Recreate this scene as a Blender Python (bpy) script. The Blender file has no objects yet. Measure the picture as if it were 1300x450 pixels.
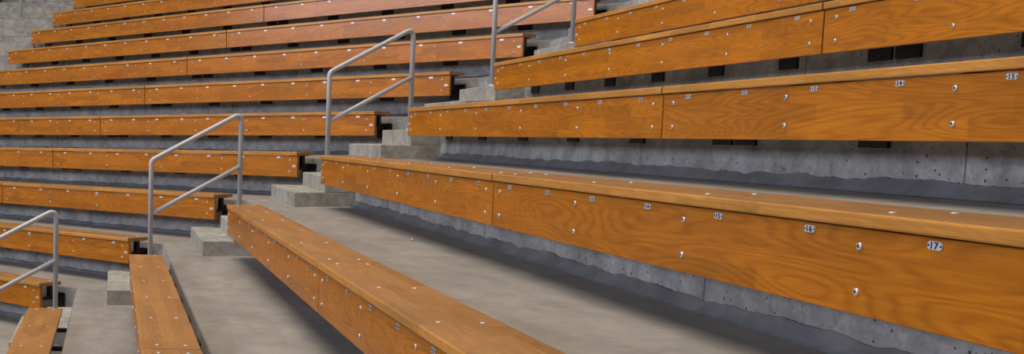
import bpy, bmesh, math, random
from mathutils import Vector, Matrix

random.seed(7)
C = bpy.context.scene.collection
PI = math.pi

# ------------------------------------------------------------------ layout
AR, AL = math.radians(7.4886), math.radians(-36.9349)
TURN = AR - AL
AL2 = AL - TURN
TAN = math.tan(TURN / 2)
QX, QY = 3.3238, 11.3396
T, H = 0.8287, 0.4181              # going and rise of one seating terrace
Z0 = 3.2                           # lift so that the lowest terrace is near z = 0
ZC = -0.1937 + Z0                  # seat height of row 0
RIS = 0.335                        # distance bench front -> terrace nosing
DROP = 0.06                        # seat top above the terrace it is fixed to
FALL = 0.02                        # the treads rise slightly towards the back
SEAT_D, SEAT_T = 0.273, 0.036
FAS_B = 0.252
LROW0 = 7.42                       # length of the left block at row 0, mitre to mitre


def vdir(a):
    return Vector((math.sin(a), math.cos(a), 0))


UR, UL, UL2 = vdir(AR), vdir(AL), vdir(AL2)


def perp(u):
    return Vector((u.y, -u.x, 0))


NR, NL, NL2 = perp(UR), perp(UL), perp(UL2)
Q = Vector((QX, QY, 0))


def corner1(n):
    # meeting line of the right and left blocks at offset n
    return Q + NR * n + UR * (n * TAN)


def corner2(n):
    return corner1(n) + UL * (LROW0 + 2 * TAN * n)


def frame(p, x, z=0.0):
    # local X along the bench (to the right seen from the front), Y uphill, Z up
    y = Vector((-x.y, x.x, 0))
    m = Matrix(((x.x, y.x, 0, p.x), (x.y, y.y, 0, p.y), (0, 0, 1, z), (0, 0, 0, 1)))
    return m


def seat_z(r):
    return ZC + r * H


def tread_z(r):
    return seat_z(r) - DROP


# ------------------------------------------------------------------ materials
def new_mat(name):
    m = bpy.data.materials.new(name)
    m.use_nodes = True
    nt = m.node_tree
    b = nt.nodes['Principled BSDF']
    return m, nt, b


def N(nt, kind, **kw):
    n = nt.nodes.new(kind)
    for k, v in kw.items():
        if k in n.inputs:
            n.inputs[k].default_value = v
        else:
            setattr(n, k, v)
    return n


def ramp(nt, stops):
    n = nt.nodes.new('ShaderNodeValToRGB')
    e = n.color_ramp.elements
    while len(e) < len(stops):
        e.new(0.5)
    for k, (p, c) in enumerate(stops):
        e[k].position = p
        e[k].color = (c[0], c[1], c[2], 1)
    return n


def coords(nt, scale, loc=(0, 0, 0), rnd=True):
    tc = nt.nodes.new('ShaderNodeTexCoord')
    mp = nt.nodes.new('ShaderNodeMapping')
    mp.inputs['Scale'].default_value = scale
    mp.inputs['Location'].default_value = loc
    if rnd:
        oi = nt.nodes.new('ShaderNodeObjectInfo')
        mul = nt.nodes.new('ShaderNodeMath')
        mul.operation = 'MULTIPLY'
        mul.inputs[1].default_value = 37.0
        nt.links.new(oi.outputs['Random'], mul.inputs[0])
        cx = nt.nodes.new('ShaderNodeCombineXYZ')
        for k in range(3):
            nt.links.new(mul.outputs[0], cx.inputs[k])
        ad = nt.nodes.new('ShaderNodeVectorMath')
        ad.operation = 'ADD'
        nt.links.new(tc.outputs['Object'], ad.inputs[0])
        nt.links.new(cx.outputs[0], ad.inputs[1])
        nt.links.new(ad.outputs[0], mp.inputs['Vector'])
    else:
        nt.links.new(tc.outputs['Object'], mp.inputs['Vector'])
    return mp


def mixc(nt, fac, a, b, mode='MIX'):
    n = nt.nodes.new('ShaderNodeMix')
    n.data_type = 'RGBA'
    n.blend_type = mode
    for val, idx in ((fac, 0), (a, 6), (b, 7)):
        if hasattr(val, 'links') or hasattr(val, 'is_linked'):
            nt.links.new(val, n.inputs[idx])
        elif idx == 0:
            n.inputs[0].default_value = val
        else:
            n.inputs[idx].default_value = (val[0], val[1], val[2], 1)
    return n.outputs[2]


def wood(name, dark, mid, light, rough, axes, coat=0.25, grain_amt=1.0):
    """varnished laminated timber; axes = which local axis lies across the board (1 = Y, 2 = Z)"""
    m, nt, b = new_mat(name)
    lk = nt.links
    # long flowing grain
    gn = N(nt, 'ShaderNodeTexNoise', Scale=1.0, Detail=1.5, Roughness=0.45, Distortion=0.25)
    mpg = coords(nt, (0.75, 6.5, 6.5))
    lk.new(mpg.outputs[0], gn.inputs['Vector'])
    k1 = nt.nodes.new('ShaderNodeMath')
    k1.operation = 'MULTIPLY'
    k1.inputs[1].default_value = 170.0
    lk.new(gn.outputs['Fac'], k1.inputs[0])
    k2 = nt.nodes.new('ShaderNodeMath')
    k2.operation = 'SINE'
    lk.new(k1.outputs[0], k2.inputs[0])
    k3 = N(nt, 'ShaderNodeMapRange')
    k3.inputs['From Min'].default_value = -1.0
    k3.inputs['From Max'].default_value = 1.0
    lk.new(k2.outputs[0], k3.inputs['Value'])
    fine = N(nt, 'ShaderNodeTexNoise', Scale=1.0, Detail=6.0, Roughness=0.65)
    mp3 = coords(nt, (7, 150, 150))
    lk.new(mp3.outputs[0], fine.inputs['Vector'])
    # laminated staves
    mp4 = coords(nt, (1, 1, 1), rnd=True)
    if axes == 2:
        sep = nt.nodes.new('ShaderNodeSeparateXYZ')
        cmb = nt.nodes.new('ShaderNodeCombineXYZ')
        lk.new(mp4.outputs[0], sep.inputs[0])
        lk.new(sep.outputs['X'], cmb.inputs['X'])
        lk.new(sep.outputs['Z'], cmb.inputs['Y'])
        bv = cmb.outputs[0]
    else:
        bv = mp4.outputs[0]
    br = N(nt, 'ShaderNodeTexBrick', Scale=1.0)
    br.inputs['Color1'].default_value = (0, 0, 0, 1)
    br.inputs['Color2'].default_value = (1, 1, 1, 1)
    br.inputs['Mortar'].default_value = (0.5, 0.5, 0.5, 1)
    br.inputs['Mortar Size'].default_value = 0.0
    br.inputs['Brick Width'].default_value = 0.47
    br.inputs['Row Height'].default_value = 0.0635
    br.offset = 0.37
    lk.new(bv, br.inputs['Vector'])
    r1 = ramp(nt, [(0.0, dark), (0.45, mid), (1.0, light)])
    lk.new(k3.outputs[0], r1.inputs[0])
    fr = N(nt, 'ShaderNodeMapRange')
    fr.inputs['From Min'].default_value = 0.3
    fr.inputs['From Max'].default_value = 0.7
    fr.inputs['To Min'].default_value = 0.80
    fr.inputs['To Max'].default_value = 1.16
    lk.new(fine.outputs['Fac'], fr.inputs['Value'])
    c1 = mixc(nt, 0.45 * grain_amt, mid, r1.outputs[0])
    c2 = mixc(nt, 1.0, c1, fr.outputs[0], 'MULTIPLY')
    bl = N(nt, 'ShaderNodeMapRange')
    bl.inputs['To Min'].default_value = 0.85
    bl.inputs['To Max'].default_value = 1.12
    lk.new(br.outputs['Color'], bl.inputs['Value'])
    c3 = mixc(nt, 1.0, c2, bl.outputs[0], 'MULTIPLY')
    # blotches
    bn = N(nt, 'ShaderNodeTexNoise', Scale=2.2, Detail=2.0)
    mp5 = coords(nt, (1.2, 3, 3))
    lk.new(mp5.outputs[0], bn.inputs['Vector'])
    br2 = N(nt, 'ShaderNodeMapRange')
    br2.inputs['From Min'].default_value = 0.3
    br2.inputs['From Max'].default_value = 0.7
    br2.inputs['To Min'].default_value = 0.9
    br2.inputs['To Max'].default_value = 1.08
    lk.new(bn.outputs['Fac'], br2.inputs['Value'])
    c4 = mixc(nt, 1.0, c3, br2.outputs[0], 'MULTIPLY')
    lk.new(c4, b.inputs['Base Color'])
    b.inputs['Roughness'].default_value = rough
    b.inputs['Coat Weight'].default_value = coat
    b.inputs['Coat Roughness'].default_value = 0.17
    b.inputs['Specular IOR Level'].default_value = 0.15
    bump = N(nt, 'ShaderNodeBump', Strength=0.06, Distance=0.002)
    lk.new(fine.outputs['Fac'], bump.inputs['Height'])
    lk.new(bump.outputs[0], b.inputs['Normal'])
    return m


def concrete(name, a, bcol, scale=1.0, pits=0.0, rough=0.8, stain=0.25, seams=False, bump_s=0.25, streak=False):
    m, nt, b = new_mat(name)
    lk = nt.links
    mp = coords(nt, (1, 1, 1))
    n1 = N(nt, 'ShaderNodeTexNoise', Scale=1.7 * scale, Detail=6.0, Roughness=0.6)
    n2 = N(nt, 'ShaderNodeTexNoise', Scale=28 * scale, Detail=5.0, Roughness=0.7)
    if streak:
        mps = coords(nt, (0.7, 2.2, 1))
        lk.new(mps.outputs[0], n1.inputs['Vector'])
    else:
        lk.new(mp.outputs[0], n1.inputs['Vector'])
    lk.new(mp.outputs[0], n2.inputs['Vector'])
    r = ramp(nt, [(0.32, a), (0.68, bcol)])
    lk.new(n1.outputs['Fac'], r.inputs[0])
    f = N(nt, 'ShaderNodeMapRange')
    f.inputs['From Min'].default_value = 0.3
    f.inputs['From Max'].default_value = 0.7
    f.inputs['To Min'].default_value = 1 - stain * 0.5
    f.inputs['To Max'].default_value = 1 + stain * 0.35
    lk.new(n2.outputs['Fac'], f.inputs['Value'])
    col = mixc(nt, 1.0, r.outputs[0], f.outputs[0], 'MULTIPLY')
    n3 = N(nt, 'ShaderNodeTexNoise', Scale=5.5 * scale, Detail=4.0, Roughness=0.55, Distortion=0.6)
    lk.new(mp.outputs[0], n3.inputs['Vector'])
    f3 = N(nt, 'ShaderNodeMapRange')
    f3.inputs['From Min'].default_value = 0.35
    f3.inputs['From Max'].default_value = 0.65
    f3.inputs['To Min'].default_value = 1 - stain * 0.6
    f3.inputs['To Max'].default_value = 1 + stain * 0.3
    lk.new(n3.outputs['Fac'], f3.inputs['Value'])
    col = mixc(nt, 1.0, col, f3.outputs[0], 'MULTIPLY')
    height = n2.outputs['Fac']
    if pits:
        vo = N(nt, 'ShaderNodeTexVoronoi', Scale=42.0)
        lk.new(mp.outputs[0], vo.inputs['Vector'])
        # only some cells carry a bug hole
        sepc = nt.nodes.new('ShaderNodeSeparateColor')
        lk.new(vo.outputs['Color'], sepc.inputs[0])
        rad = N(nt, 'ShaderNodeMapRange')
        rad.inputs['From Min'].default_value = 0.4
        rad.inputs['From Max'].default_value = 1.0
        rad.inputs['To Min'].default_value = 0.0
        rad.inputs['To Max'].default_value = 0.24
        lk.new(sepc.outputs[0], rad.inputs['Value'])
        less = nt.nodes.new('ShaderNodeMath')
        less.operation = 'LESS_THAN'
        lk.new(vo.outputs['Distance'], less.inputs[0])
        lk.new(rad.outputs[0], less.inputs[1])
        mul = nt.nodes.new('ShaderNodeMath')
        mul.operation = 'MULTIPLY'
        lk.new(less.outputs[0], mul.inputs[0])
        mul.inputs[1].default_value = pits
        col = mixc(nt, mul.outputs[0], col, (0.012, 0.012, 0.014))
    if seams:
        sp = nt.nodes.new('ShaderNodeTexCoord')
        sx = nt.nodes.new('ShaderNodeSeparateXYZ')
        lk.new(sp.outputs['Object'], sx.inputs[0])
        pp = nt.nodes.new('ShaderNodeMath')
        pp.operation = 'PINGPONG'
        lk.new(sx.outputs['X'], pp.inputs[0])
        pp.inputs[1].default_value = 1.22
        ls = nt.nodes.new('ShaderNodeMath')
        ls.operation = 'LESS_THAN'
        lk.new(pp.outputs[0], ls.inputs[0])
        ls.inputs[1].default_value = 0.005
        ml = nt.nodes.new('ShaderNodeMath')
        ml.operation = 'MULTIPLY'
        lk.new(ls.outputs[0], ml.inputs[0])
        ml.inputs[1].default_value = 0.6
        col = mixc(nt, ml.outputs[0], col, (0.03, 0.03, 0.035))
    lk.new(col, b.inputs['Base Color'])
    b.inputs['Roughness'].default_value = rough
    bp = N(nt, 'ShaderNodeBump', Strength=bump_s, Distance=0.004)
    lk.new(height, bp.inputs['Height'])
    lk.new(bp.outputs[0], b.inputs['Normal'])
    return m


def plain(name, col, rough=0.5, metal=0.0, noise=0.06, nscale=40):
    m, nt, b = new_mat(name)
    lk = nt.links
    mp = coords(nt, (1, 1, 1))
    n = N(nt, 'ShaderNodeTexNoise', Scale=nscale, Detail=3.0)
    lk.new(mp.outputs[0], n.inputs['Vector'])
    f = N(nt, 'ShaderNodeMapRange')
    f.inputs['To Min'].default_value = 1 - noise
    f.inputs['To Max'].default_value = 1 + noise
    lk.new(n.outputs['Fac'], f.inputs['Value'])
    c = mixc(nt, 1.0, col, f.outputs[0], 'MULTIPLY')
    lk.new(c, b.inputs['Base Color'])
    b.inputs['Roughness'].default_value = rough
    b.inputs['Metallic'].default_value = metal
    return m


M = {}
M['fascia'] = wood('varnished_pine_front', (0.32, 0.090, 0.003), (0.46, 0.148, 0.005), (0.51, 0.178, 0.008), 0.5, 2, coat=0.35)
M['seat'] = wood('varnished_pine_seat', (0.30, 0.135, 0.034), (0.37, 0.172, 0.047), (0.42, 0.205, 0.060), 0.5, 1, coat=0.35, grain_amt=0.7)
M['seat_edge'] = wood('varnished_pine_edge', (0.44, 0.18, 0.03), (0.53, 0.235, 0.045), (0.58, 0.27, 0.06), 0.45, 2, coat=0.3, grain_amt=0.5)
M['tread'] = concrete('smooth_concrete_tread', (0.23, 0.207, 0.178), (0.335, 0.303, 0.262), 1.0, 0, 0.62, 0.2, streak=True, bump_s=0.08)
M['riser'] = concrete('cast_concrete_riser', (0.27, 0.26, 0.245), (0.42, 0.41, 0.385), 1.6, 0.9, 0.85, 0.45, seams=True)
M['step'] = concrete('cast_concrete_step', (0.30, 0.28, 0.235), (0.42, 0.395, 0.34), 2.0, 0.6, 0.8, 0.4)
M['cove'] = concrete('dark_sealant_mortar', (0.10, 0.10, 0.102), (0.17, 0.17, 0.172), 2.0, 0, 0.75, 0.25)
M['black'] = plain('black_painted_steel', (0.005, 0.005, 0.006), 0.5)
M['rail'] = plain('grey_painted_tube', (0.52, 0.52, 0.53), 0.4, 0.0, 0.04)
M['bolt'] = plain('zinc_bolt', (0.74, 0.74, 0.76), 0.3, 0.45)
M['socket'] = plain('bolt_socket', (0.05, 0.05, 0.055), 0.5, 0.5)
M['plate'] = plain('number_plate', (0.60, 0.60, 0.61), 0.35, 0.2)
M['navy'] = plain('dark_navy_plastic', (0.012, 0.014, 0.03), 0.5)
M['pebble'] = plain('pale_grit', (0.62, 0.52, 0.34), 0.8)
M['ink'] = plain('black_numeral', (0.01, 0.01, 0.012), 0.5)


# ------------------------------------------------------------------ mesh helpers
def obj(name, bm_or_me, mats, parent=None, mat4=None):
    if isinstance(bm_or_me, bmesh.types.BMesh):
        me = bpy.data.meshes.new(name)
        bm_or_me.to_mesh(me)
        bm_or_me.free()
    else:
        me = bm_or_me
    if mats is not None:
        if not isinstance(mats, (list, tuple)):
            mats = [mats]
        if len(me.materials) == 0:
            for m in mats:
                me.materials.append(m)
    o = bpy.data.objects.new(name, me)
    C.objects.link(o)
    if parent is not None:
        o.parent = parent
    if mat4 is not None:
        o.matrix_local = mat4
    return o


def empty(name, mat4, label, cat, group=None):
    o = bpy.data.objects.new(name, None)
    o.empty_display_size = 0.1
    C.objects.link(o)
    o.matrix_local = mat4
    o['label'] = label
    o['category'] = cat
    if group:
        o['group'] = group
    return o


def box_bm(x0, x1, y0, y1, z0, z1, bm=None):
    bm = bm or bmesh.new()
    vs = [bm.verts.new(p) for p in ((x0, y0, z0), (x1, y0, z0), (x1, y1, z0), (x0, y1, z0),
                                    (x0, y0, z1), (x1, y0, z1), (x1, y1, z1), (x0, y1, z1))]
    fs = []
    for f in ((0, 3, 2, 1), (4, 5, 6, 7), (0, 1, 5, 4), (1, 2, 6, 5), (2, 3, 7, 6), (3, 0, 4, 7)):
        fs.append(bm.faces.new([vs[i] for i in f]))
    return bm


def bevel(bm, off, seg=2, edges=None):
    bmesh.ops.bevel(bm, geom=edges or bm.edges[:], offset=off, segments=seg, profile=0.5, affect='EDGES')
    return bm


def extrude_poly(pts, x0, x1, bm=None):
    """closed polygon in the YZ plane extruded along X"""
    bm = bm or bmesh.new()
    a = [bm.verts.new((x0, y, z)) for y, z in pts]
    b = [bm.verts.new((x1, y, z)) for y, z in pts]
    n = len(pts)
    bm.faces.new(a[::-1])
    bm.faces.new(b)
    for i in range(n):
        bm.faces.new((a[i], a[(i + 1) % n], b[(i + 1) % n], b[i]))
    bmesh.ops.recalc_face_normals(bm, faces=bm.faces[:])
    return bm


def fillet_path(pts, rad, seg=8):
    out = [pts[0]]
    for i in range(1, len(pts) - 1):
        p, a, b = pts[i], pts[i - 1], pts[i + 1]
        d1, d2 = (a - p).normalized(), (b - p).normalized()
        ang = d1.angle(d2)
        l = rad / math.tan(ang / 2)
        s, e = p + d1 * l, p + d2 * l
        for k in range(seg + 1):
            t = k / seg
            # quadratic blend close to an arc
            out.append(s * (1 - t) ** 2 + p * 2 * t * (1 - t) + e * t ** 2)
    out.append(pts[-1])
    return out


def tube_bm(path, r, seg=16, bm=None, caps=True):
    bm = bm or bmesh.new()
    rings = []
    n = len(path)
    ref = None
    for i, p in enumerate(path):
        if i == 0:
            d = path[1] - path[0]
        elif i == n - 1:
            d = path[-1] - path[-2]
        else:
            d = (path[i + 1] - path[i]).normalized() + (path[i] - path[i - 1]).normalized()
        d.normalize()
        if ref is None:
            ref = Vector((0, 0, 1)) if abs(d.z) < 0.9 else Vector((0, 1, 0))
            ref = (ref - d * ref.dot(d)).normalized()
        else:
            ref = (ref - d * ref.dot(d)).normalized()
        s = d.cross(ref)
        rings.append([bm.verts.new(p + (ref * math.cos(2 * PI * k / seg) + s * math.sin(2 * PI * k / seg)) * r)
                      for k in range(seg)])
    for a, b in zip(rings, rings[1:]):
        for k in range(seg):
            f = bm.faces.new((a[k], a[(k + 1) % seg], b[(k + 1) % seg], b[k]))
            f.smooth = True
    if caps:
        bm.faces.new(rings[0][::-1])
        bm.faces.new(rings[-1])
    bmesh.ops.recalc_face_normals(bm, faces=bm.faces[:])
    return bm


# ------------------------------------------------------------------ shared small meshes
def lathe_y(profile, seg=14, mats=None):
    """profile of (radius, y) about the local Y axis, facing -Y"""
    bm = bmesh.new()
    rings = []
    for r, y in profile:
        rings.append([bm.verts.new((r * math.cos(2 * PI * k / seg), y, r * math.sin(2 * PI * k / seg))) for k in range(seg)])
    for j, (a, b) in enumerate(zip(rings, rings[1:])):
        for k in range(seg):
            f = bm.faces.new((a[k], a[(k + 1) % seg], b[(k + 1) % seg], b[k]))
            f.material_index = mats[j] if mats else 0
            f.smooth = True
    f = bm.faces.new(rings[-1])
    f.material_index = mats[-1] if mats else 0
    bm.faces.new(rings[0][::-1])
    bmesh.ops.recalc_face_normals(bm, faces=bm.faces[:])
    return bm


def mesh_of(name, bm, mats):
    me = bpy.data.meshes.new(name)
    bm.to_mesh(me)
    bm.free()
    for m in mats:
        me.materials.append(m)
    return me


# domed bolt with a socket, head pokes out towards -Y
BOLT = mesh_of('bolt', lathe_y([(0.0097, 0.0), (0.0097, -0.002), (0.0078, -0.0044), (0.0046, -0.0056), (0.0042, -0.0036), (0.001, -0.0036)],
                               mats=[0, 0, 0, 1, 1, 1]), [M['bolt'], M['socket']])
# flat screw head in the seat (axis along Z), a little domed disc
bm = lathe_y([(0.0105, 0.0), (0.0105, -0.0012), (0.006, -0.0022), (0.001, -0.0024)])
bmesh.ops.rotate(bm, verts=bm.verts[:], cent=(0, 0, 0), matrix=Matrix.Rotation(-PI / 2, 3, 'X'))
SCREW = mesh_of('seat_screw', bm, [M['bolt']])


def capsule_bm(w, h, t, seg=10):
    bm = bmesh.new()
    r = h / 2
    pts = []
    for k in range(seg + 1):
        a = -PI / 2 + PI * k / seg
        pts.append((w / 2 - r + r * math.cos(a), r * math.sin(a)))
    for k in range(seg + 1):
        a = PI / 2 + PI * k / seg
        pts.append((-w / 2 + r + r * math.cos(a), r * math.sin(a)))
    f0 = [bm.verts.new((x, -t, z)) for x, z in pts]
    b0 = [bm.verts.new((x, 0, z)) for x, z in pts]
    bm.faces.new(f0)
    bm.faces.new(b0[::-1])
    n = len(pts)
    for i in range(n):
        bm.faces.new((f0[i], b0[i], b0[(i + 1) % n], f0[(i + 1) % n]))
    bmesh.ops.recalc_face_normals(bm, faces=bm.faces[:])
    return bm


PLATE = mesh_of('number_plate', capsule_bm(0.047, 0.0195, 0.0022), [M['plate']])
ROWPLATE = mesh_of('row_plate', capsule_bm(0.042, 0.021, 0.0022), [M['plate']])
RIVET = mesh_of('rivet', lathe_y([(0.0028, 0.0), (0.0026, -0.001), (0.001, -0.0018)], seg=10), [M['socket']])

_num = {}


def numeral_mesh(txt):
    if txt in _num:
        return _num[txt]
    cu = bpy.data.curves.new('numeral', 'FONT')
    cu.body = txt
    cu.size = 0.0215
    cu.space_character = 1.15
    cu.align_x = 'CENTER'
    cu.align_y = 'CENTER'
    cu.extrude = 0.0004
    cu.offset = 0.0004
    tmp = bpy.data.objects.new('numeral_tmp', cu)
    C.objects.link(tmp)
    bpy.context.view_layer.update()
    dg = bpy.context.evaluated_depsgraph_get()
    me = bpy.data.meshes.new_from_object(tmp.evaluated_get(dg))
    bpy.data.objects.remove(tmp)
    me.transform(Matrix.Diagonal((1.15, 1, 1, 1)))
    me.transform(Matrix.Rotation(PI / 2, 4, 'X'))
    # centre on its own bounds
    xs = [v.co.x for v in me.vertices]
    zs = [v.co.z for v in me.vertices]
    me.transform(Matrix.Translation((-(min(xs) + max(xs)) / 2, 0, -(min(zs) + max(zs)) / 2)))
    me.materials.clear()
    me.materials.append(M['ink'])
    me.name = 'numeral'
    _num[txt] = me
    return me


def bracket_mesh():
    """black steel bracket: wall plate on the riser, arm to the front board, post and pad under the seat"""
    bm = bmesh.new()
    zt = -SEAT_T
    parts = [
        (-0.085, 0.085, RIS - 0.012, RIS, -0.283, -0.125),          # wall plate
        (-0.020, 0.020, 0.036, RIS - 0.012, -0.185, -0.155),        # arm
        (-0.022, 0.022, 0.185, 0.225, -0.185, zt - 0.008),          # post
        (-0.045, 0.045, 0.04, 0.262, zt - 0.008, zt),               # pad under the seat
        (-0.045, 0.045, 0.034, 0.042, -0.235, zt - 0.008),          # pad behind the front board
    ]
    for p in parts:
        b = bmesh.new()
        box_bm(*p, bm=b)
        me = bpy.data.meshes.new('tmp')
        b.to_mesh(me)
        b.free()
        bm.from_mesh(me)
        bpy.data.meshes.remove(me)
    # two anchor heads on the plate
    for x in (-0.062, 0.062):
        box_bm(x - 0.010, x + 0.010, RIS - 0.022, RIS - 0.012, -0.215, -0.195, bm)
    return mesh_of('bracket', bm, [M['black']])


BRACKET = bracket_mesh()


# ------------------------------------------------------------------ benches
def bench(r, corner_pt, xdir, t0, length, label, seats, first_no=None, letter_end=None, group='plank benches of the stand', numbers=True):
    """bench section: corner_pt + xdir*t0 is the left end seen from the front"""
    p = corner_pt + xdir * t0
    root = empty('bench', frame(p, xdir, seat_z(r)), label, 'bench', group)
    g = 0.0062
    L = length - 2 * g
    # seat board with a rounded front nosing, overhanging the front board
    bm = box_bm(g, g + L, -0.010, SEAT_D, -SEAT_T, 0.0)
    long_e = [e for e in bm.edges if abs(e.verts[0].co.x - e.verts[1].co.x) > 0.1]
    bevel(bm, 0.006, 3, long_e)
    bmesh.ops.bevel(bm, geom=[e for e in bm.edges if abs(e.verts[0].co.x - e.verts[1].co.x) < 1e-5 and
                              (abs(e.verts[0].co.x - g) < 1e-4 or abs(e.verts[0].co.x - g - L) < 1e-4)],
                    offset=0.0015, segments=1, affect='EDGES')
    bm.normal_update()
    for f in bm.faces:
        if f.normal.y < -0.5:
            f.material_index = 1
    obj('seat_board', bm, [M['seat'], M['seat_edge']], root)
    bm = box_bm(g, g + L, 0.0, 0.034, -FAS_B, -SEAT_T - 0.004)
    bevel(bm, 0.0022, 1)
    fb = obj('front_board', bm, M['fascia'], root)
    nsp = math.ceil((length - 0.2) / 0.905)
    for i in range(nsp + 1):
        x = 0.10 + (length - 0.20) * i / nsp
        obj('bracket', BRACKET, None, root, Matrix.Translation((x, 0, 0)))
        jit = random.uniform(-0.006, 0.006)
        for z in (-0.083, -0.196):
            obj('bolt', BOLT, None, root, Matrix.Translation((x + jit, 0, z)))
        for y in (0.068, 0.205):
            obj('seat_screw', SCREW, None, root, Matrix.Translation((x + jit, y, 0)))
    sp = length / seats
    for i in range(seats):
        x = (i + 0.5) * sp
        pl = obj('number_plate', PLATE, None, root,
                 Matrix.Translation((x + random.uniform(-0.004, 0.004), 0, -0.0565)) @ Matrix.Rotation(random.uniform(-0.03, 0.03), 4, 'Y'))
        if first_no is not None:
            obj('numeral', numeral_mesh(str(first_no + i)), None, pl, Matrix.Translation((0, -0.0026, 0)))
            for s in (-1, 1):
                obj('rivet', RIVET, None, pl, Matrix.Translation((s * 0.0192, -0.0022, 0)))
    if letter_end is not None:
        x = 0.040 if letter_end == 'left' else length - 0.045
        obj('row_plate', ROWPLATE, None, root, Matrix.Translation((x, 0, -0.142)))
    return root


ORD = ['lowest', 'second', 'third', 'fourth', 'fifth', 'sixth', 'seventh', 'eighth', 'ninth', 'tenth', 'eleventh']

# right block: (row, start after the corner, first plank length, seats, second plank length or None)
R_START = {-4: 1.50, -3: 1.49, -2: 1.47, -1: 1.575, 0: 1.568, 1: 1.47, 2: 1.465, 3: 1.42, 4: 1.42}
R_PLANK = {-4: 4.1, -3: 4.15, -2: 4.19, -1: 4.29, 0: 4.474, 1: 4.71, 2: 4.808, 3: 4.95}
R_SEATS = {-3: 9, -2: 9, -1: 10, 0: 10, 1: 10, 2: 11, 3: 11}
R_SECOND = (-2, -1, 0, 1, 2)
r_desc1 = {
    -3: 'orange wooden bench whose bare seat starts in the bottom left corner of the picture',
    -2: 'wooden bench seen from above, its far end beside the second handrail from the left',
    -1: 'far plank of the long bench running to bottom centre, its end above the step blocks',
    0: 'orange bench plank numbered 1 to 10 directly left of the plank numbered up to 17',
    1: 'orange bench plank seats 1 to 10, its far end touching the tall middle handrail',
    2: 'bench plank with seats 1 to 11, far end below the foot of the topmost handrail',
    3: 'topmost bench of the right block, cut off by the upper picture edge',
}
r_desc2 = {
    -2: 'short visible strip of bench beyond the cross seam at the bottom edge, left of centre',
    -1: 'nearest bench plank at bottom centre, wide brown seat top running out of the picture',
    0: 'big orange bench plank in front right carrying seat numbers 16 and 17',
    1: 'orange bench plank at right above the floor, seat numbers 11 to 15 on its front',
    2: 'upper right bench plank from seat 12 on, cut by the top right edge',
}
for r in range(-3, 4):
    c = corner1(r * T)
    t0 = R_START[r]
    bench(r, c, -UR, t0, R_PLANK[r], r_desc1[r], R_SEATS[r], 1, 'left', 'benches of the right block')
    if r in R_SECOND:
        n2 = 10 if r < 2 else 11
        bench(r, c, -UR, t0 + R_PLANK[r], R_PLANK[r], r_desc2[r], n2, R_SEATS[r] + 1, None, 'benches of the right block')

# left block, each row two equal planks between the mitres
L_SEATS = {1: 10}
for r in range(-3, 8):
    tot = LROW0 + 2 * TAN * r * T
    ends = {-3: 0.007, -2: -0.02, -1: -0.045, 0: -0.062, 1: -0.048, 2: -0.036, 3: -0.031, 4: -0.03}.get(r, -0.03)
    half = tot / 2 - 0.035
    right_end = ends
    c1 = corner1(r * T)
    ns = L_SEATS.get(r, max(5, round(half / 0.447)))
    lenr = half - right_end
    w = ORD[r + 3]
    if r <= 5:
        if r == -3:
            lab = 'lowest bench of the left block, its short end showing behind the leftmost handrail'
        else:
            lab = f'right-hand plank of the {w} bench row up in the left block, ending at the aisle'
        bench(r, c1, -UL, -(right_end + lenr), lenr, lab, ns, None, 'right', 'right-hand planks of the left block')
    if r >= -1:
        if r <= 5:
            lab = f'left-hand plank of the {w} bench row up in the left block, beyond the seam'
        elif r == 6:
            lab = 'reddish bench second from the top in the upper left corner of the picture'
        else:
            lab = 'topmost reddish bench at upper left, only its lower front edge in view'
        ll = half - 0.03
        bench(r, c1, -UL, -(half + ll), ll, lab, ns, None, 'left', 'left-hand planks of the left block')

# far block beyond the second aisle: one end of a bench shows in the top left corner
L2_START = 1.5


# ------------------------------------------------------------------ terraces (structure)
def terrace(r, frame_m, x_of, label_name='floor'):
    """x_of(n) -> (x0, x1) in local coordinates for offset n from the row-0 bench line"""
    n0, n1 = r * T + RIS, (r + 1) * T + RIS
    zt0, zt1 = tread_z(r), tread_z(r) + FALL
    zb = tread_z(r - 1) + FALL - 0.30
    bv = 0.012
    sec = [(n0, zb, 0), (n0, zt0 - bv, 0), (n0 + bv * 0.3, zt0 - bv * 0.3, 0), (n0 + bv, zt0 + 0.0003, 1), (n1, zt1, 1), (n1, zb, 2)]
    bm = bmesh.new()
    A, B = [], []
    for (n, z, k) in sec:
        x0, x1 = x_of(n)
        A.append(bm.verts.new((x0, n, z)))
        B.append(bm.verts.new((x1, n, z)))
    m = len(sec)
    for i in range(m):
        j = (i + 1) % m
        f = bm.faces.new((A[i], A[j], B[j], B[i]))
        f.material_index = 1 if i in (0,) else 0
        if i in (1, 2):
            f.smooth = True
    bm.faces.new(A[::-1])
    bm.faces.new(B)
    bmesh.ops.recalc_face_normals(bm, faces=bm.faces[:])
    o = obj('floor', bm, [M['tread'], M['riser']], None, frame_m)
    o['kind'] = 'structure'
    return o


trim_count = [0]


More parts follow.
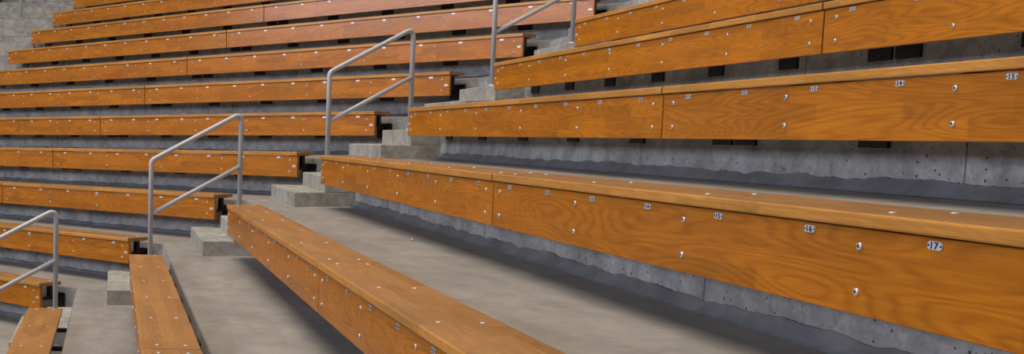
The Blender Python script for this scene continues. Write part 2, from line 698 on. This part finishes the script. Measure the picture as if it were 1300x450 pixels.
def cove(r, frame_m, x0, x1, seed, top=0.054):
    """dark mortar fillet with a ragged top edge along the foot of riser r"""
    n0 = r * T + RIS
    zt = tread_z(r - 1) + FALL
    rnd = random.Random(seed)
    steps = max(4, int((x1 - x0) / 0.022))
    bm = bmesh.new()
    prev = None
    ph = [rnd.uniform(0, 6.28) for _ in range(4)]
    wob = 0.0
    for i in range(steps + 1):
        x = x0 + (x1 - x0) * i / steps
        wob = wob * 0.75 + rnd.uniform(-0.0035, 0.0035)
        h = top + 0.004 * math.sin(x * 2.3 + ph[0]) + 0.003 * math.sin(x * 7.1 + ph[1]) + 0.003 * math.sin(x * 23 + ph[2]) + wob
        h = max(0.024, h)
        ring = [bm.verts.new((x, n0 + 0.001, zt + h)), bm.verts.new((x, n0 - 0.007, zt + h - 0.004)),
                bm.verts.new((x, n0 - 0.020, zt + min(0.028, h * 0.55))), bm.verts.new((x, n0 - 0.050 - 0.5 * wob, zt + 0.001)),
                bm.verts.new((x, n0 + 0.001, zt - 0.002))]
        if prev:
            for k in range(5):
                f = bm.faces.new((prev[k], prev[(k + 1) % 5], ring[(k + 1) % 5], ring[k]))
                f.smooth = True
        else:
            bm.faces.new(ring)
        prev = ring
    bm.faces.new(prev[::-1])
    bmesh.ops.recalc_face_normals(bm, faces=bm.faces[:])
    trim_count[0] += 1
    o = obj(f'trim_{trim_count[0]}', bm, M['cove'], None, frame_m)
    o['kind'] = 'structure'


FR = frame(Q, -UR)                      # right block: local x = distance from the corner towards the viewer
FL = frame(Q, -UL)                      # left block: local x negative away from the corner
Q2 = corner2(0)
FL2 = frame(Q2, -UL2)
R_LO, R_HI = -6, 6
L_LO, L_HI = -6, 11
for r in range(R_LO, R_HI + 1):
    terrace(r, FR, lambda n: (-n * TAN, 15.0))
for r in range(L_LO, L_HI + 1):
    terrace(r, FL, lambda n: (-(LROW0 + TAN * n), n * TAN))
for r in range(-2, L_HI + 1):
    terrace(r, FL2, lambda n: (-9.0, n * TAN))


def near_end(r):
    # viewer-side end of the concrete steps in front of riser r, measured in FR
    return R_START[min(r, 3)] - r * T * TAN - 0.18 + (0.0 if r <= 3 else 0.0)


for r in range(-5, 6):
    n = r * T + RIS
    x_near = near_end(max(r, -4))
    cove(r, FR, x_near + 0.01, 15.0, 100 + r)
for r in range(-5, L_HI):
    n = r * T + RIS
    cove(r, FL, -(LROW0 + TAN * n) + 1.0 * 0, n * TAN - 0.45, 200 + r, 0.034)


# ------------------------------------------------------------------ steps in the aisle
def steps(r, frame_m, xa, xb, label, cut=0.30):
    """two stacked precast blocks in front of riser r between local xa and xb"""
    n = r * T + RIS
    zt = tread_z(r - 1)
    h = H / 3
    root = empty('concrete_steps', frame_m @ Matrix.Translation(((xa + xb) / 2, n, zt)), label, 'steps', 'concrete aisle steps')
    w = (xb - xa) / 2
    bm = box_bm(-w, w, -0.525, -0.001, 0.002, h + 0.004)
    # foot follows the sloping tread
    for v in bm.verts:
        if v.co.z < 0.01:
            v.co.z = FALL * (T + v.co.y) / T + 0.0005
    bevel(bm, 0.008, 2, [e for e in bm.edges if e.verts[0].co.z > 0.05 and e.verts[1].co.z > 0.05])
    obj('lower_step', bm, M['step'], root)
    bm = box_bm(-w + cut, w, -0.262, -0.001, h + 0.0045, 2 * h + 0.004)
    bevel(bm, 0.008, 2, [e for e in bm.edges if e.verts[0].co.z > 0.2 and e.verts[1].co.z > 0.2])
    obj('upper_step', bm, M['step'], root)
    return root


step_lab = {
    -4: 'pale concrete steps at the left edge behind the bottom left bench end',
    -3: 'pale concrete step block left of the bench lying below the second handrail',
    -2: 'concrete step blocks at the far end of the long bench at lower centre',
    -1: 'concrete steps under the far end of the bench numbered 1 to 10',
    0: 'concrete steps rising behind the bench end at the middle handrail',
    1: 'concrete steps at the foot of the middle handrail near the picture centre',
    2: 'concrete steps beside the left post of the topmost right handrail',
    3: 'concrete steps beside the right post of the topmost right handrail',
    4: 'highest concrete steps, just visible above the topmost bench of the right block',
}
for r in range(-4, 5):
    n = r * T + RIS
    xa = -n * TAN + 0.03
    xb = near_end(r)
    steps(r, FR, xa, xb, step_lab[r])


# ------------------------------------------------------------------ handrails
def handrail(name_label, frame_m, r0, r1, x0, x1, off0, off1, hgt=0.95, mid=0.50, on_tread=False):
    """tube handrail standing on the upper blocks in front of risers r0 and r1"""
    rad = 0.0215
    n0, n1 = r0 * T + RIS + off0, r1 * T + RIS + off1
    z0, z1 = tread_z(r0 - 1) + 2 * H / 3 + 0.004, tread_z(r1 - 1) + 2 * H / 3 + 0.004
    if on_tread:
        z0, z1 = tread_z(r0) + 0.003, tread_z(r1) + 0.003
    base = frame_m @ Matrix.Translation((x0, n0, z0))
    root = empty('handrail', base, name_label, 'handrail', 'grey tubular aisle handrails')
    P0 = Vector((0, 0, 0))
    P1 = Vector((x1 - x0, n1 - n0, z1 - z0))
    up = Vector((0, 0, 1))
    path = fillet_path([P0, P0 + up * hgt, P1 + up * hgt, P1], 0.055, 10)
    obj('top_rail', tube_bm(path, rad), M['rail'], root)
    a, b = P0 + up * mid, P1 + up * mid
    d = (b - a).normalized()
    obj('mid_rail', tube_bm([a + d * 0.0, b - d * 0.0], rad * 0.9), M['rail'], root)
    for P in (P0, P1):
        bm = bmesh.new()
        bmesh.ops.create_cone(bm, cap_ends=True, segments=20, radius1=rad * 1.55, radius2=rad * 1.2, depth=0.012)
        obj('base_collar', bm, M['rail'], root, Matrix.Translation(P + Vector((0, 0, 0.006))))
    return root


def rail_x(r):
    return 1.10 - r * T * TAN


handrail('grey tube handrail at the lower left edge, its left post out of the picture', FR, -4, -3, rail_x(-4), rail_x(-3), -0.13, -0.14, 0.99, 0.55)
handrail('grey tube handrail standing left of the long bench at lower centre', FR, -2, -1, rail_x(-2), rail_x(-1), -0.155, -0.185, 0.985, 0.51)
handrail('grey tube handrail in the middle, with both its posts and bends fully in view', FR, 0, 1, rail_x(0), rail_x(1), -0.20, -0.225, 0.94, 0.49)
handrail('grey tube handrail at top centre, its top bar cut by the picture edge', FR, 2, 3, rail_x(2), rail_x(3), -0.235, -0.235, 0.95, 0.50)

# ------------------------------------------------------------------ second aisle beyond the left block
far_lab = ['distant grey steps left of the second bench row with a visible left end',
           'distant grey steps below the foot of the thin far handrail post',
           'distant grey steps just right of the dark object in the top left corner',
           'topmost distant grey steps at the upper left picture edge']
for i, r in enumerate((5, 6, 7, 8)):
    n = r * T + RIS
    steps(r, FL2, n * TAN - 1.42, n * TAN - 0.03, far_lab[i], 0.0)
handrail('thin distant grey handrail at the upper left, only its lower posts in view', FL2, 6, 7,
         6 * T * TAN + RIS * TAN - 0.73, 7 * T * TAN + RIS * TAN - 0.70, 0.07, 0.07, 0.95, 0.50, on_tread=True)
bx = empty('equipment_box', FL2 @ Matrix.Translation((0.62, 7 * T + RIS + 0.30, tread_z(7) + 0.008)),
           'small dark boxy object in the extreme top left corner beside the distant steps', 'box')
bm = box_bm(-0.30, 0.30, -0.16, 0.16, 0, 0.42)
bevel(bm, 0.012, 2)
obj('body', bm, M['navy'], bx)
bm = box_bm(-0.31, 0.31, -0.17, 0.17, 0.4205, 0.47)
bevel(bm, 0.01, 2)
obj('lid', bm, M['navy'], bx)

# a crumb of grit on the tread
bm = bmesh.new()
bmesh.ops.create_icosphere(bm, subdivisions=2, radius=0.011)
for v in bm.verts:
    v.co *= 1 + random.uniform(-0.2, 0.2)
    v.co.z *= 0.55
PEB = (4.55, 0.02)
peb = obj('pebble', bm, M['pebble'], None,
          FR @ Matrix.Translation((PEB[0], PEB[1], tread_z(-1) + FALL * (PEB[1] + T - RIS) / T + 0.006)))
peb['label'] = 'tiny pale yellowish pebble lying on the concrete tread at the picture centre'
peb['category'] = 'pebble'

# ------------------------------------------------------------------ light
w = bpy.data.worlds.new('World')
bpy.context.scene.world = w
w.use_nodes = True
wn = w.node_tree
bg = wn.nodes['Background']
tc = wn.nodes.new('ShaderNodeTexCoord')
sx = wn.nodes.new('ShaderNodeSeparateXYZ')
wn.links.new(tc.outputs['Generated'], sx.inputs[0])
cr = wn.nodes.new('ShaderNodeValToRGB')
e = cr.color_ramp.elements
e.new(0.46)
e.new(0.53)
for k, (p, c) in enumerate([(0.0, (0.05, 0.05, 0.06)), (0.44, (0.12, 0.125, 0.15)), (0.53, (0.42, 0.45, 0.53)), (0.85, (0.60, 0.63, 0.72))]):
    e[k].position = p
    e[k].color = (c[0], c[1], c[2], 1)
half = wn.nodes.new('ShaderNodeMath')
half.operation = 'MULTIPLY_ADD'
half.inputs[1].default_value = 0.5
half.inputs[2].default_value = 0.5
wn.links.new(sx.outputs['Z'], half.inputs[0])
wn.links.new(half.outputs[0], cr.inputs[0])
wn.links.new(cr.outputs[0], bg.inputs['Color'])
bg.inputs['Strength'].default_value = 0.29


def area(name, loc, target, sx_, sy_, power, col):
    l = bpy.data.lights.new(name, 'AREA')
    l.shape = 'RECTANGLE'
    l.size, l.size_y = sx_, sy_
    l.energy = power
    l.color = col
    o = bpy.data.objects.new(name, l)
    C.objects.link(o)
    o.location = loc
    d = Vector(target) - Vector(loc)
    o.rotation_euler = d.to_track_quat('-Z', 'Y').to_euler()
    return o


area('arena_lamp', (-1.8, 8, 17), (1, 8, 3), 10, 10, 2550, (1.0, 0.91, 0.80))
area('arena_window', (-26, 7, 9.5), (2, 9, 4), 22, 4, 4300, (0.74, 0.80, 1.0))

# ------------------------------------------------------------------ camera
cam = bpy.data.cameras.new('camera')
co = bpy.data.objects.new('camera', cam)
C.objects.link(co)
co.location = (0, 0, Z0)
co.rotation_euler = (math.radians(90 - 5.3376), 0, 0)
cam.sensor_width = 36
cam.lens = 36 * 1413.77 / 1300
cam.shift_x = (650 + 43.69) / 1300
cam.shift_y = (301.07 - 225) / 1300
cam.clip_start = 0.05
sc = bpy.context.scene
sc.camera = co
sc.view_settings.view_transform = 'Standard'
sc.view_settings.look = 'None'
sc.view_settings.gamma = 1
sc.view_settings.use_curve_mapping = False
sc.view_settings.exposure = 0.0
